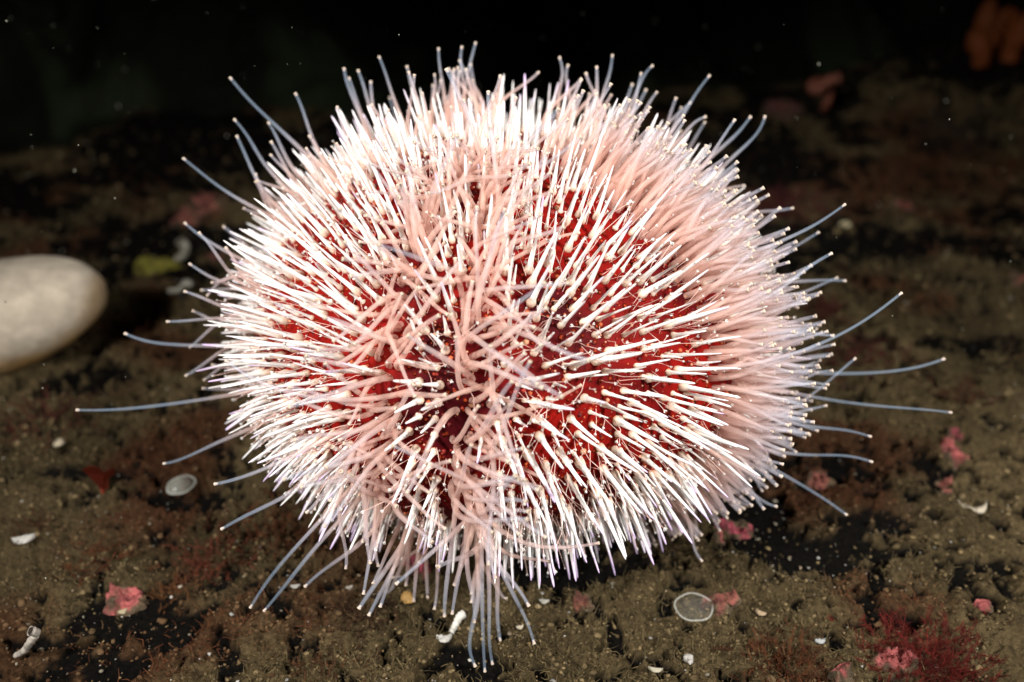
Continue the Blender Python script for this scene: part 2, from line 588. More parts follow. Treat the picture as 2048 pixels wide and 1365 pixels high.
# -- pedicellariae: hair-thin stalks with tiny white claws between the spines
ped = Bag()
for i in range(3800):
    az = rng.uniform(-1.9, 1.9) if i < 3400 else rng.uniform(-math.pi, math.pi)
    phi = math.acos(rng.uniform(-0.75, 0.97))
    rel = min(abs(wrap(az - a)) for a in AMB)
    if 0.07 < rel < HALF_AMB - 0.02 and random.random() < 0.75:
        continue
    p, nn = shell(phi, az)
    away = nn - FRONT * (nn @ FRONT)
    d = norm(nn + 0.35 * away + rng.normal(0, 0.38, 3))
    L = rng.uniform(0.18, 0.62) if random.random() < 0.8 else rng.uniform(0.6, 1.0)
    q = p + d * L
    mid = (p + q) / 2 + rng.normal(0, 0.03, 3)
    v, f = sweep([p, mid, q], [0.008, 0.0065, 0.0065], 3)
    ped.add(v, f, (0.80, 0.55, 0.48))
    x, y, z = frame_of(d)
    a0 = random.uniform(0, 6.28)
    hs = rng.uniform(0.012, 0.028)
    for k in range(3):
        e = math.cos(a0 + k * 2.094) * x + math.sin(a0 + k * 2.094) * y
        v, f = sweep([q - d * hs * 0.4, q + d * hs * 0.9 + e * hs * 0.9, q + d * hs * 2.2 + e * hs * 0.75], [hs * 0.5, hs * 0.62, hs * 0.12], 3)
        ped.add(v, f, (0.78, 0.74, 0.70))
tag(link('pedicellaria_mass', ped.mesh('pedicellaria_mass'), M_ped, urchin), kind='stuff')

# -- granules: tiny orange and pink bumps all over the skin
gb_n = 7000
gphi = np.arccos(rng.uniform(-0.7, 0.99, gb_n)); gaz = np.concatenate([rng.uniform(-1.9, 1.9, 5600), rng.uniform(-math.pi, math.pi, 1400)])
GP = np.array([shell(a_, b_)[0] for a_, b_ in zip(gphi, gaz)])
t_ = (1 + 5 ** 0.5) / 2
ICO_V = np.array([(-1, t_, 0), (1, t_, 0), (-1, -t_, 0), (1, -t_, 0), (0, -1, t_), (0, 1, t_), (0, -1, -t_), (0, 1, -t_), (t_, 0, -1), (t_, 0, 1), (-t_, 0, -1), (-t_, 0, 1)])
ICO_V = ICO_V / np.linalg.norm(ICO_V[0])
ICO_F = np.array([(0, 11, 5), (0, 5, 1), (0, 1, 7), (0, 7, 10), (0, 10, 11), (1, 5, 9), (5, 11, 4), (11, 10, 2), (10, 7, 6), (7, 1, 8), (3, 9, 4), (3, 4, 2), (3, 2, 6), (3, 6, 8), (3, 8, 9), (4, 9, 5), (2, 4, 11), (6, 2, 10), (8, 6, 7), (9, 8, 1)])
gsz = rng.gamma(2.2, 0.0075, gb_n) + 0.008
gv = (GP[:, None, :] + ICO_V[None] * gsz[:, None, None]).reshape(-1, 3)
gfc = (ICO_F[None] + (np.arange(gb_n) * 12)[:, None, None]).reshape(-1, 3)
gpal = np.array([(0.42, 0.09, 0.03), (0.30, 0.03, 0.015), (0.55, 0.28, 0.16), (0.20, 0.012, 0.008), (0.10, 0.006, 0.008)])
tag(link('granule_mass', mesh_of('granule_mass', gv, gfc, np.repeat(gpal[rng.integers(0, 5, gb_n)], 12, 0)), M_ped, urchin), kind='stuff')

# -- tube feet
feet = []        # (points, base radius)
def inside_push(q, gap):
    v = q - CEN
    c = CT if v[2] > 0 else CB
    e = math.sqrt((v[0] / R) ** 2 + (v[1] / R) ** 2 + (v[2] / (R * c)) ** 2)
    need = 1 + gap / R
    return q if e >= need else CEN + v * need / e

def free_foot(p, nn, target, L, curl, w, late=0.25):
    n = 15
    d = norm(nn + rng.normal(0, 0.12, 3))
    q = p.copy(); pts = [q]
    side = norm(np.cross(nn, target) + 1e-6)
    for i in range(1, n):
        t = i / (n - 1)
        goal = norm(target + side * curl * math.sin(t * 2.6) + nn * 0.25)
        k = 0.10 + 0.34 * smooth(0.02, late + 0.3, t)
        d = norm(d * (1 - k) + goal * k)
        q = q + d * L / (n - 1)
        if i > 2:
            q = inside_push(q, 0.30)
        q[2] = max(q[2], 0.2)
        pts.append(q)
    feet.append((np.array(pts), w))

def img(dx, dy, toward=0.0):
    """a direction seen in the picture: right, up, towards the viewer"""
    return norm(RIGHT * dx + UP * dy - FWD * toward)

for bi, a in enumerate(AMB):
    phi, row = 0.20, 0
    while phi < 2.5:
        c = CT if phi < math.pi / 2 else CB
        step = 0.20 / (R * math.hypot(math.cos(phi), c * math.sin(phi)))
        ring = R * math.sin(phi)
        for s_ in (-1, 1):
            for k in range((4 if bi == 1 else 3 if bi == 0 else 2) if ring > 1.8 else 1):
                off = (HALF_AMB - 0.03 - 0.045 * k - rng.uniform(0, 0.03))
                az = a + s_ * off
                p, nn = shell(phi + rng.normal(0, 0.012), az)
                facing = nn @ norm(CAM - p)
                if facing < -0.35:
                    continue
                if bi == 0:
                    u = random.random()
                    if phi > 1.75:
                        tg = img(rng.normal(0.15 * s_, 0.35), -1, rng.uniform(0, 0.6)); L = rng.uniform(1.3, 2.5)
                    elif s_ < 0:
                        tg = img(rng.choice([-1, -0.6, 0.9], p=[0.4, 0.25, 0.35]), rng.normal(0.15 - 0.5 * (phi > 1.3), 0.5), rng.uniform(0, 0.5)); L = rng.uniform(0.8, 1.9)
                    else:
                        tg = img(rng.choice([1, 0.8, -0.8], p=[0.55, 0.25, 0.2]), rng.normal(0.25 - 0.6 * (phi > 1.3), 0.5), rng.uniform(0, 0.5)); L = rng.uniform(0.9, 2.2)
                    if phi < 0.75:
                        tg = norm(tg + UP * 0.8)
                    if random.random() < (0.72 if phi > 1.75 else 0.12):
                        continue
                    free_foot(p, nn, tg, L * 1.12, rng.normal(0, 1.5), rng.uniform(0.042, 0.058), 0.0)
                elif bi == 1:
                    t = norm(nn - FRONT * (nn @ FRONT))
                    tg = norm(t + img(0.5, 0.15, 0) * 0.5 + rng.normal(0, 0.22, 3))
                    if phi > 1.8:
                        tg = norm(tg + np.array([0, 0, -0.6]))
                    free_foot(p, nn, tg, rng.uniform(1.0, 1.75), rng.normal(0, 0.3), rng.uniform(0.046, 0.062), 0.1)
                else:
                    if random.random() < (0.78 if bi == 4 else 0.68):
                        continue
                    t = norm(nn - FRONT * (nn @ FRONT))
                    tg = norm(t + UP * (0.25 if phi < 1.3 else -0.2) + rng.normal(0, 0.35, 3))
                    free_foot(p, nn, tg, rng.uniform(0.9, 1.9), rng.normal(0, 0.9), rng.uniform(0.04, 0.054))
        phi += step
        row += 1
n_short = len(feet)

def hit_shell(px, py):
    """where the picture's ray meets the shell, else the rim point nearest to it"""
    d = ray(px, py)
    best, bp = 1e9, None
    for t in np.linspace(10, 26, 200):
        q = CAM + d * t
        v = q - CEN
        c = CT if v[2] > 0 else CB
        e = (v[0] / R) ** 2 + (v[1] / R) ** 2 + (v[2] / (R * c)) ** 2
        if e <= 1:
            return q
        if e < best:
            best, bp = e, q
    v = bp - CEN
    return CEN + v / math.sqrt(best) * 0.99

def long_foot(root, tip, sag=0, toward=0.0, w=0.062, kink=0.0):
    p0 = hit_shell(*root)
    depth = (p0 - CAM) @ FWD - toward
    d = ray(*tip)
    p3 = CAM + d * depth / (d @ FWD)
    g = float(height(p3[0], p3[1])) + 0.15
    if p3[2] < g:
        p3 = p3 + d * ((g - p3[2]) / d[2]) * 1.0
    L = np.linalg.norm(p3 - p0)
    v = p0 - CEN
    nn = norm(v / np.array([1, 1, 0.72]))
    scr = norm(np.array([tip[0] - root[0], tip[1] - root[1]]))
    px_cm = depth / FPX
    bow = (-UP) * sag * px_cm
    p1 = p0 + (p3 - p0) * 0.3 + nn * 0.22 * L + bow * 1.1
    p2 = p0 + (p3 - p0) * 0.68 + nn * 0.06 * L + bow * 1.2
    t = np.linspace(0, 1, 20)[:, None]
    pts = (1 - t) ** 3 * p0 + 3 * (1 - t) ** 2 * t * p1 + 3 * (1 - t) * t * t * p2 + t ** 3 * p3
    wob = rng.normal(0, 0.05, 3) * np.sin(t * 6.0)
    feet.append((pts + wob * t, w))

LONG = [((640, 340), (461, 156), 12), ((655, 345), (591, 190), 12), ((575, 450), (367, 318), 18), ((585, 400), (468, 241), 10), ((560, 440), (473, 272), 12),
    ((640, 400), (537, 247), 14), ((545, 450), (513, 350), 5), ((735, 290), (690, 140), 6), ((765, 290), (716, 142), 5), ((750, 300), (698, 157), 6),
    ((815, 270), (758, 115), 8), ((755, 300), (742, 165), -4), ((850, 280), (814, 133), 0), ((890, 240), (878, 100), 0), ((925, 230), (925, 95), 0),
    ((915, 250), (951, 88), 4), ((890, 270), (920, 140), 4), ((620, 320), (618, 272), 0), ((520, 540), (371, 447), 8), ((500, 590), (378, 527), 6),
    ((505, 545), (416, 592), -22), ((500, 660), (385, 623), 10), ((500, 690), (252, 667), 16), ((500, 620), (380, 695), -12), ((480, 790), (155, 820), 6),
    ((540, 840), (330, 926), 4), ((700, 850), (432, 968), 14), ((720, 890), (443, 1060), 8), ((730, 950), (502, 1215), -22), ((745, 970), (529, 1220), -12),
    ((830, 780), (455, 722), 52), ((920, 960), (890, 1228), 0), ((945, 990), (905, 1226), 0), ((935, 1020), (947, 1246), 0), ((955, 1050), (955, 1331), 0),
    ((965, 1000), (970, 1340), 0), ((975, 1040), (986, 1326), 0), ((990, 1060), (1001, 1283), 0), ((955, 960), (1066, 1286), 0), ((940, 990), (1195, 1088), 42),
    ((955, 1040), (1097, 1125), 18), ((940, 830), (1160, 772), 22), ((945, 570), (1158, 468), -6), ((915, 470), (1062, 345), -12), ((900, 390), (1040, 300), -16),
    ((930, 640), (1130, 690), -14), ((925, 760), (1120, 870), -20), ((930, 880), (1098, 965), -14), ((700, 920), (690, 1135), 0), ((760, 960), (757, 1130), 0),
    ((780, 980), (855, 1065), 10), ((820, 860), (690, 905), -10), ((760, 640), (835, 590), -14), ((780, 470), (880, 510), -26), ((770, 420), (905, 330), -25),
    ((1215, 300), (1305, 135), -4), ((1330, 290), (1420, 152), 4), ((1280, 300), (1381, 206), 4), ((1290, 340), (1411, 237), 4), ((1330, 420), (1470, 240), 8),
    ((1430, 370), (1526, 234), 12), ((1390, 350), (1500, 234), 10), ((1390, 390), (1490, 372), 6), ((1410, 400), (1460, 380), -6), ((1420, 440), (1584, 417), 6),
    ((1400, 550), (1691, 408), 16), ((1500, 530), (1635, 467), 12), ((1380, 650), (1663, 510), 14), ((1520, 600), (1674, 557), 14), ((1540, 560), (1690, 563), 2),
    ((1380, 740), (1801, 587), 34), ((1480, 900), (1709, 718), -4), ((1540, 740), (1885, 718), 22), ((1540, 780), (1899, 826), 4), ((1500, 830), (1741, 875), -4),
    ((1440, 880), (1743, 926), -10), ((1430, 880), (1690, 1028), -14), ((1440, 930), (1551, 1012), 12), ((1350, 980), (1405, 1121), 0), ((1500, 620), (1612, 598), 4),
    ((1500, 600), (1594, 616), -6), ((1520, 700), (1632, 656), 8), ((1530, 770), (1640, 722), 8), ((1530, 800), (1636, 746), 4), ((1520, 850), (1652, 812), 4),
    ((1440, 420), (1515, 405), 12), ((1490, 500), (1553, 527), -14), ((1480, 760), (1590, 700), 8), ((1500, 870), (1590, 905), -6), ((1180, 290), (1224, 110), 0),
    ((1120, 260), (1117, 115), 0), ((1135, 270), (1138, 132), 0), ((870, 280), (868, 150), 0), ((1250, 300), (1313, 186), -6), ((905, 260), (908, 140), 0)]
for root, tip, sag in LONG:
    long_foot(root, tip, sag * 0.8, w=rng.uniform(0.040, 0.050))

def foot_look(pts, w):
    n = len(pts)
    t = np.linspace(0, 1, n)
    rad = w * (1.15 - 0.50 * t + 0.05 * np.sin(t * 9 + pts[0, 0] * 7) + 0.03 * np.sin(t * 40))
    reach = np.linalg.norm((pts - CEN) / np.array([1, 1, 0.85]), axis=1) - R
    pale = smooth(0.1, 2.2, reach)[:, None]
    base, end = np.array([0.86, 0.60, 0.51]), np.array([0.54, 0.70, 0.90])  # bluish end colour stands in for light scattered through the tissue
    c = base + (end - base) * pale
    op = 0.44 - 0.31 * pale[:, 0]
    return rad, c, op

def sucker_shape(pts, w):
    d = norm(pts[-1] - pts[-2])
    q = pts[-1]
    prof = [(-0.055, 0.66), (-0.025, 0.80), (0.005, 1.10), (0.024, 1.14), (0.034, 0.8), (0.028, 0.25)]
    x, y, _ = frame_of(d)
    w = w * 0.92
    ang = np.arange(9) * 2 * math.pi / 9
    v = np.concatenate([q + d * h * 0.9 + w * 0.72 * r * (np.cos(ang)[:, None] * x + np.sin(ang)[:, None] * y) for h, r in prof])
    cc = np.repeat(np.array([[0.50, 0.42, 0.38], [0.46, 0.36, 0.30], [0.48, 0.38, 0.29], [0.54, 0.46, 0.37], [0.46, 0.35, 0.27], [0.3, 0.2, 0.15]]), 9, 0)
    return v, tube_faces(len(prof), 9), cc

def foot_rank(i):
    pts, w = feet[i]
    if i >= n_short:
        return 1e6
    a, b = proj(pts[0]), proj(pts[-1])
    f = norm(pts[3] - CEN) @ norm(CAM - pts[0])
    return f * (200 + math.hypot(a[0] - b[0], a[1] - b[1]))
forder = sorted(range(len(feet)), key=lambda i: -foot_rank(i))
single = set(forder[:300])
rf, rs = Bag(), Bag()
for i, (pts, w) in enumerate(feet):
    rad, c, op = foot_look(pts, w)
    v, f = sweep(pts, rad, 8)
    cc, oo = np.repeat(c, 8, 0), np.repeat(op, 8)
    sv, sf_, sc_ = sucker_shape(pts, w)
    if i in single:
        o0 = pts[0]
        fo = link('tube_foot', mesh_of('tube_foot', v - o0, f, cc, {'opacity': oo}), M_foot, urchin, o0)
        so = link('sucker', mesh_of('sucker', sv - o0, sf_, sc_), M_sucker, fo)
    else:
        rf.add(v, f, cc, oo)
        rs.add(sv, sf_, sc_)
if rf.n:
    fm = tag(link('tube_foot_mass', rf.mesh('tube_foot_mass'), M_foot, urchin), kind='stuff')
    tag(link('sucker_mass', rs.mesh('sucker_mass'), M_sucker, fm), kind='stuff')

# ------------------------------------------------------------------ things on the rock
def on_rock(px, py, dz=0.0):
    """a point of the rock seen at that place"""
    d = ray(px, py)
    t = np.concatenate([np.arange(8, 45, 0.06), np.arange(45, 180, 0.4)])
    Q = CAM + d[None] * t[:, None]
    hq = height(Q[:, 0], Q[:, 1])
    under = np.nonzero(Q[:, 2] <= hq)[0]
    k = under[0] if len(under) else len(t) - 1
    return np.array([Q[k, 0], Q[k, 1], hq[k] + dz])

def cm(px, p):
    return px * ((np.asarray(p) - CAM) @ FWD) / FPX

# white pebble
def pebble():
    p = on_rock(60, 735)
    k = cm(1, p)
    cx, rx, ry, rz = p + np.array([-2.2, 0.6, -0.35]), 4.4, 2.1, 1.62
    n1, n2 = 64, 36
    vs, cs = [], []
    rotv = Matrix.Rotation(math.radians(-9), 3, 'Y') @ Matrix.Rotation(math.radians(14), 3, 'Z')
    for i in range(n2 + 1):
        th = math.pi * i / n2
        for j in range(n1):
            a = 2 * math.pi * j / n1
            e = np.array([math.sin(th) * math.cos(a), math.sin(th) * math.sin(a), math.cos(th)])
            q = np.sign(e) * np.abs(e) ** 0.86
            q = q * (1 + 0.035 * mnoise.noise(Vector(e * 1.7 + 3.1)))
            q = np.array([q[0] * rx * (1 + 0.08 * q[2]), q[1] * ry, q[2] * rz])
            q = np.array(rotv @ Vector(q))
            vs.append(q)
            stain = float(smooth(-0.05, -0.75, e[2] + 0.35 * mnoise.noise(Vector(e * 3))) * 0.9 + smooth(0.80, 0.98, e[0] - 0.25 * e[2]) * 0.55)
            cs.append(np.array([0.41, 0.355, 0.28]) * (1 - min(stain, 1)) + np.array([0.30, 0.17, 0.045]) * min(stain, 1))
    o = link('pebble', mesh_of('pebble', np.array(vs), tube_faces(n2 + 1, n1)[:, ::-1], np.array(cs)), plain('smooth_stone', 0.8, 0.1, (170, 0.72, 1.12), (420, 0.35, 0.0012)), None, cx + np.array([0, 0, rz * 0.86]))
    tag(o, 'smooth whitish oval pebble with amber stained underside lying by itself on rock', 'pebble')
pebble()

def crust(px, py, wx, wy, colour, label, bump=0.30, seed=0, cat='coralline algae', group='pink coralline crusts'):
    """knobbly crust growing on the rock: irregular outline, domed, with lumps"""
    p = on_rock(px, py)
    k = cm(1, p)
    el = math.asin(-ray(px, py)[2])
    rx, ry = wx * k / 2, wy * k / 2 / math.sin(el) * 0.8
    nr_, na = 18, 52
    xy, dm, cs = [], [], []
    for i in range(nr_ + 1):
        t = i / nr_
        for j in range(na):
            a = 2 * math.pi * j / na
            out = 1 + 0.5 * mnoise.noise(Vector((math.cos(a) * 1.3 + seed * 3.7, math.sin(a) * 1.3, seed))) + 0.15 * mnoise.noise(Vector((math.cos(a) * 4 + seed, math.sin(a) * 4, 2.0)))
            x, y = p[0] + rx * t * out * math.cos(a), p[1] + ry * t * out * math.sin(a)
            lump_ = mnoise.noise(Vector((x * 3.2, y * 3.2, seed))) + 0.5 * mnoise.noise(Vector((x * 9, y * 9, seed + 4)))
            xy.append((x, y))
            dm.append(0.05 + (1 - t ** 4) * bump * (0.25 + 0.55 * lump_) - 0.16 * float(smooth(0.88, 1, t)))
            m = 0.55 + 0.9 * (mnoise.noise(Vector((x * 5, y * 5, seed + 9))) * 0.5 + 0.5)
            bury = float(smooth(-0.2, 0.4, mnoise.noise(Vector((x * 2.6 + 7, y * 2.6, seed))) + 0.5 * mnoise.noise(Vector((x * 8, y * 8, seed))) + 0.75 * (t - 0.6)))
            cs.append(np.array(colour) * m * (1 - bury) + np.array([0.09, 0.065, 0.038]) * m * bury)
    xy = np.array(xy)
    hz_ = height(xy[:, 0], xy[:, 1])
    vs = np.stack([xy[:, 0] - p[0], xy[:, 1] - p[1], hz_ - p[2] + np.array(dm)], 1)
    o = link('coralline_crust', mesh_of('coralline_crust', np.array(vs), tube_faces(nr_ + 1, na), np.array(cs)), M_crust, None, p)
    return tag(o, label, cat, group)

PK, PD, PM = (0.33, 0.085, 0.080), (0.29, 0.055, 0.075), (0.23, 0.075, 0.058)
CRUSTS = [
    (1462, 1066, 90, 40, PD, 'magenta pink knobbly crust just below the right-hand spines', 0.40),
    (1440, 1210, 80, 55, PM, 'salmon pink crust lump beside the clear ring-shaped shell', 0.45),
    (1636, 970, 62, 26, PM, 'flat pinkish crust right of the spine tips above the black hollow', 0.25),
    (1904, 872, 36, 26, PD, 'small pink crust, uppermost of the chain near the right edge', 0.2),
    (1902, 908, 50, 46, PK, 'largest pink crust of the chain near the right edge', 0.25),
    (1890, 962, 30, 22, PM, 'small reddish pink crust, third down the chain near the right edge', 0.2),
    (1888, 990, 34, 20, PM, 'reddish crust, lowest of the chain, left of the curved shell splinter', 0.2),
    (1963, 1218, 40, 24, PK, 'small pale pink crust alone in the black hollow, lower right', 0.25),
    (1790, 1335, 110, 70, PK, 'rose crust under the red weed tuft in the lower right corner', 0.5),
    (1682, 1358, 60, 36, PK, 'pink crust cut off by the bottom edge of the picture', 0.4),
    (250, 1205, 96, 62, PK, 'bright coral pink pitted crust on the lower left rock', 0.3),
    (838, 1150, 60, 46, PD, 'dim pink crust in the shade under the hanging spines', 0.3),
    (1810, 412, 52, 20, PM, 'blurred pink crust sliver on the dark rock, upper right', 0.3),
    (2040, 566, 40, 22, PM, 'blurred pink crust at the right edge of the picture', 0.3),
    (412, 408, 84, 50, PM, 'large dusty pink crust on the far rock, upper left of the urchin', 0.6),
    (375, 438, 50, 38, PM, 'smaller dusty pink crust touching the large far one, upper left', 0.4),
    (1440, 1075, 30, 20, PK, 'tiny pink crust knob tucked behind the magenta one', 0.2),
    (432, 512, 30, 18, PM, 'small dull red crust between pebble and urchin', 0.2),
    (1165, 1205, 44, 30, (0.16, 0.06, 0.04), 'brownish red crust on silt below the urchin', 0.2),
    (1560, 225, 70, 50, (0.16, 0.055, 0.05), 'dull red crust at the foot of the curled worm tube', 0.5),
]
for i, (px, py, wx, wy, c_, lab, b) in enumerate(CRUSTS):
    crust(px, py, wx, wy, c_, lab, b, i + 1)

# red and brown fine weed tufts
def weed(px, py, wx, hy, n, colour, label, seed, thick=0.006):
    p = on_rock(px, py)
    k = cm(1, p)
    rx, hz = wx * k / 2, hy * k
    r_ = np.random.default_rng(seed)
    # sprigs grow from scattered holdfasts; each main axis carries fine side branches
    ns_ = max(16, n // 8)
    hx, hy_ = r_.normal(0, 0.42, ns_) * rx, r_.normal(0, 0.36, ns_) * rx
    x, y = p[0] + hx, p[1] + hy_
    base = np.stack([x, y, height(x, y) - 0.02], 1)
    d = unit_rows(np.stack([hx / rx * 0.9, hy_ / rx * 0.9, np.full(ns_, 0.75)], 1) + r_.normal(0, 0.45, (ns_, 3)))
    L = hz * r_.uniform(0.3, 0.75, ns_)
    P = [base]
    for k_ in range(5):
        d = unit_rows(d + r_.normal(0, 0.28, (ns_, 3)))
        P.append(P[-1] + d * (L / 5)[:, None])
    P = np.stack(P, 1)
    tone = r_.uniform(0.5, 1.25, (ns_, 1))
    b = Bag()
    v, f, cc = strands(P, np.array([1.4, 1.3, 1.1, 1.0, 0.7, 0.3]) * thick, np.array(colour)[None] * tone)
    b.add(v, f, cc)
    per = 44
    own = np.repeat(np.arange(ns_), per)
    u = r_.uniform(0.1, 5.0, len(own)); i0 = np.minimum(u.astype(int), 4); fr = (u - i0)[:, None]
    q0 = P[own, i0] * (1 - fr) + P[own, i0 + 1] * fr
    ax = unit_rows(P[own, i0 + 1] - P[own, i0])
    bd = unit_rows(ax * 0.7 + r_.normal(0, 0.75, (len(own), 3)))
    bl = (L[own] * r_.uniform(0.10, 0.42, len(own)) * (1.1 - u / 6))[:, None]
    q1 = q0 + bd * bl * 0.5
    q2 = q1 + unit_rows(bd + r_.normal(0, 0.55, bd.shape)) * bl * 0.5
    v, f, cc = strands(np.stack([q0, q2], 1), np.array([0.8, 0.35]) * thick, np.array(colour)[None] * tone[own] * r_.uniform(0.5, 1.3, (len(own), 1)))
    b.add(v, f, cc)
    o = link('weed_tuft', b.mesh('weed_tuft', p), M_weed, None, p)
    return tag(o, label, 'seaweed', 'fine red and brown weed tufts')
RD, BR = (0.16, 0.022, 0.012), (0.10, 0.035, 0.014)
WEEDS = [
    (1845, 1325, 250, 100, 1700, (0.115, 0.014, 0.010), 'bright red feathery weed tuft on rose crust, lower right corner'),
    (1570, 1335, 180, 80, 1100, BR, 'rusty brown weed tuft at the bottom edge right of the clear shell'),
    (1340, 1100, 120, 60, 700, (0.07, 0.048, 0.022), 'olive brown wispy weed under the lower right spines'),
    (560, 1065, 230, 60, 1300, BR, 'dark russet weed mat under the left-hand spines'),
    (420, 1110, 180, 55, 900, (0.12, 0.035, 0.018), 'russet weed left of the two long hanging tube feet'),
    (345, 1190, 100, 40, 500, (0.12, 0.05, 0.018), 'orange brown weed tuft beside the coral pink pitted crust'),
    (200, 1120, 170, 50, 700, BR, 'dark brown weed above the coral pink crust, lower left'),
    (90, 840, 200, 60, 800, (0.08, 0.022, 0.014), 'dark red weed below the white pebble'),
    (1720, 720, 180, 60, 900, (0.10, 0.028, 0.02), 'dull red weed behind the long tube feet on the right'),
    (1640, 620, 110, 60, 600, (0.09, 0.022, 0.016), 'dark red weed right beside the spines below the raised foot'),
    (1570, 420, 170, 100, 900, (0.075, 0.016, 0.016), 'deep red weed clump behind the upper right spines'),
    (1920, 800, 140, 50, 500, (0.085, 0.03, 0.016), 'faint russet weed beside the farthest-reaching tube foot tip'),
    (720, 1230, 160, 60, 800, (0.055, 0.028, 0.014), 'dark brown weed in the shade under the front spines'),
    (60, 1060, 110, 40, 400, (0.07, 0.03, 0.015), 'dim brown weed at the left edge by the white shell chip'),
    (640, 1350, 260, 45, 900, (0.09, 0.04, 0.018), 'low rusty weed along the bottom edge, left of the hanging feet'),
    (1900, 290, 260, 120, 900, (0.035, 0.022, 0.016), 'shadowy brown weed on the far mound, upper right'),
]
for i, (px, py, wx, hy, n_, c_, lab) in enumerate(WEEDS):
    weed(px, py, wx, hy, n_, c_, lab, 100 + i)

# shell bits
def shell_chip(px, py, L, W, rot, label, colour=(0.8, 0.74, 0.62), curve=0.5, name='shell_chip', group='broken shell pieces'):
    p = on_rock(px, py)
    k = cm(1, p)
    L, W = L * k, W * k
    n1, n2 = 12, 7
    top, bot, cs = [], [], []
    a0 = math.radians(rot)
    for i in range(n1):
        t = i / (n1 - 1) * 2 - 1
        for j in range(n2):
            s = j / (n2 - 1) * 2 - 1
            wd = W / 2 * (1 - abs(t) ** 2.2 * 0.8) * (1 + 0.2 * mnoise.noise(Vector((t * 3, px * 0.1, 0))))
            lx, ly = t * L / 2, s * wd + curve * L * 0.35 * (t * t - 0.5)
            lz = (1 - s * s) * W * 0.28 + (1 - t * t) * W * 0.12 + 0.03
            x, y = lx * math.cos(a0) - ly * math.sin(a0), lx * math.sin(a0) + ly * math.cos(a0)
            top.append((x, y, lz))
            cs.append(np.array(colour) * (0.85 + 0.3 * mnoise.noise(Vector((t * 5, s * 5, px)))))
    top = np.array(top)
    g = height(p[0] + top[:, 0], p[1] + top[:, 1]) - p[2]
    top[:, 2] = np.maximum(top[:, 2], g + 0.03) + 0.02
    top, bot = top.tolist(), (top - np.array([0, 0, 0.035])).tolist()
    m = n1 * n2
    f = []
    for i in range(n1 - 1):
        for j in range(n2 - 1):
            q = [i * n2 + j, (i + 1) * n2 + j, (i + 1) * n2 + j + 1, i * n2 + j + 1]
            f += [q, [m + z for z in q[::-1]]]
    rim = [i * n2 for i in range(n1)] + [(n1 - 1) * n2 + j for j in range(1, n2)] + [i * n2 + n2 - 1 for i in range(n1 - 2, -1, -1)] + [j for j in range(n2 - 2, 0, -1)]
    f += [[rim[i], rim[(i + 1) % len(rim)], m + rim[(i + 1) % len(rim)], m + rim[i]][::-1] for i in range(len(rim))]
    o = link(name, mesh_of(name, np.array(top + bot), f, np.array(cs + cs)), M_chip, None, p)
    return tag(o, label, 'shell', group)
shell_chip(1948, 1020, 66, 16, 10, 'curved cream shell splinter right of the pink crust chain', (0.75, 0.66, 0.5), 0.9)
shell_chip(50, 1085, 42, 24, 20, 'small white shell chip at the left edge beside brown weed', (0.85, 0.82, 0.75))
shell_chip(890, 1284, 34, 16, 25, 'white shell chip against the foot of the white tube below the urchin', (0.88, 0.85, 0.78))
shell_chip(118, 890, 24, 20, 80, 'tiny cream shell chip above the red leaf, left', (0.7, 0.6, 0.42))
shell_chip(1688, 455, 12, 24, 70, 'thin yellowish shell splinter standing among far rocks on the right', (0.75, 0.65, 0.4))
shell_chip(1520, 1232, 22, 12, -30, 'tan shell flake right of the salmon crust', (0.65, 0.48, 0.3))
shell_chip(1640, 1288, 24, 10, 15, 'bluish white shell flake in front of the black hollow, bottom right', (0.7, 0.72, 0.72))
shell_chip(1376, 1322, 20, 26, 10, 'rounded white shell flake below the clear ring-shaped shell', (0.8, 0.76, 0.7))
shell_chip(815, 1202, 26, 34, 60, 'orange tinted shell flake below the front spines', (0.6, 0.36, 0.12))
shell_chip(1088, 1208, 22, 12, 0, 'grey white shell flake right of the hanging tube feet', (0.6, 0.58, 0.5))
shell_chip(1040, 1258, 16, 10, 20, 'cream shell flake between two hanging suckers', (0.75, 0.66, 0.5))
shell_chip(700, 1180, 16, 10, 30, 'pale shell flake in the shade left of the front spines', (0.7, 0.65, 0.55))
shell_chip(592, 1180, 20, 10, 10, 'grey shell flake beside the two long hanging tube feet', (0.6, 0.58, 0.52))
shell_chip(1310, 1345, 30, 12, -10, 'cream shell flake at the bottom edge left of the rusty weed', (0.75, 0.68, 0.52))
shell_chip(248, 1228, 20, 12, 30, 'yellowish shell flake lying on the coral pink pitted crust', (0.7, 0.58, 0.36))

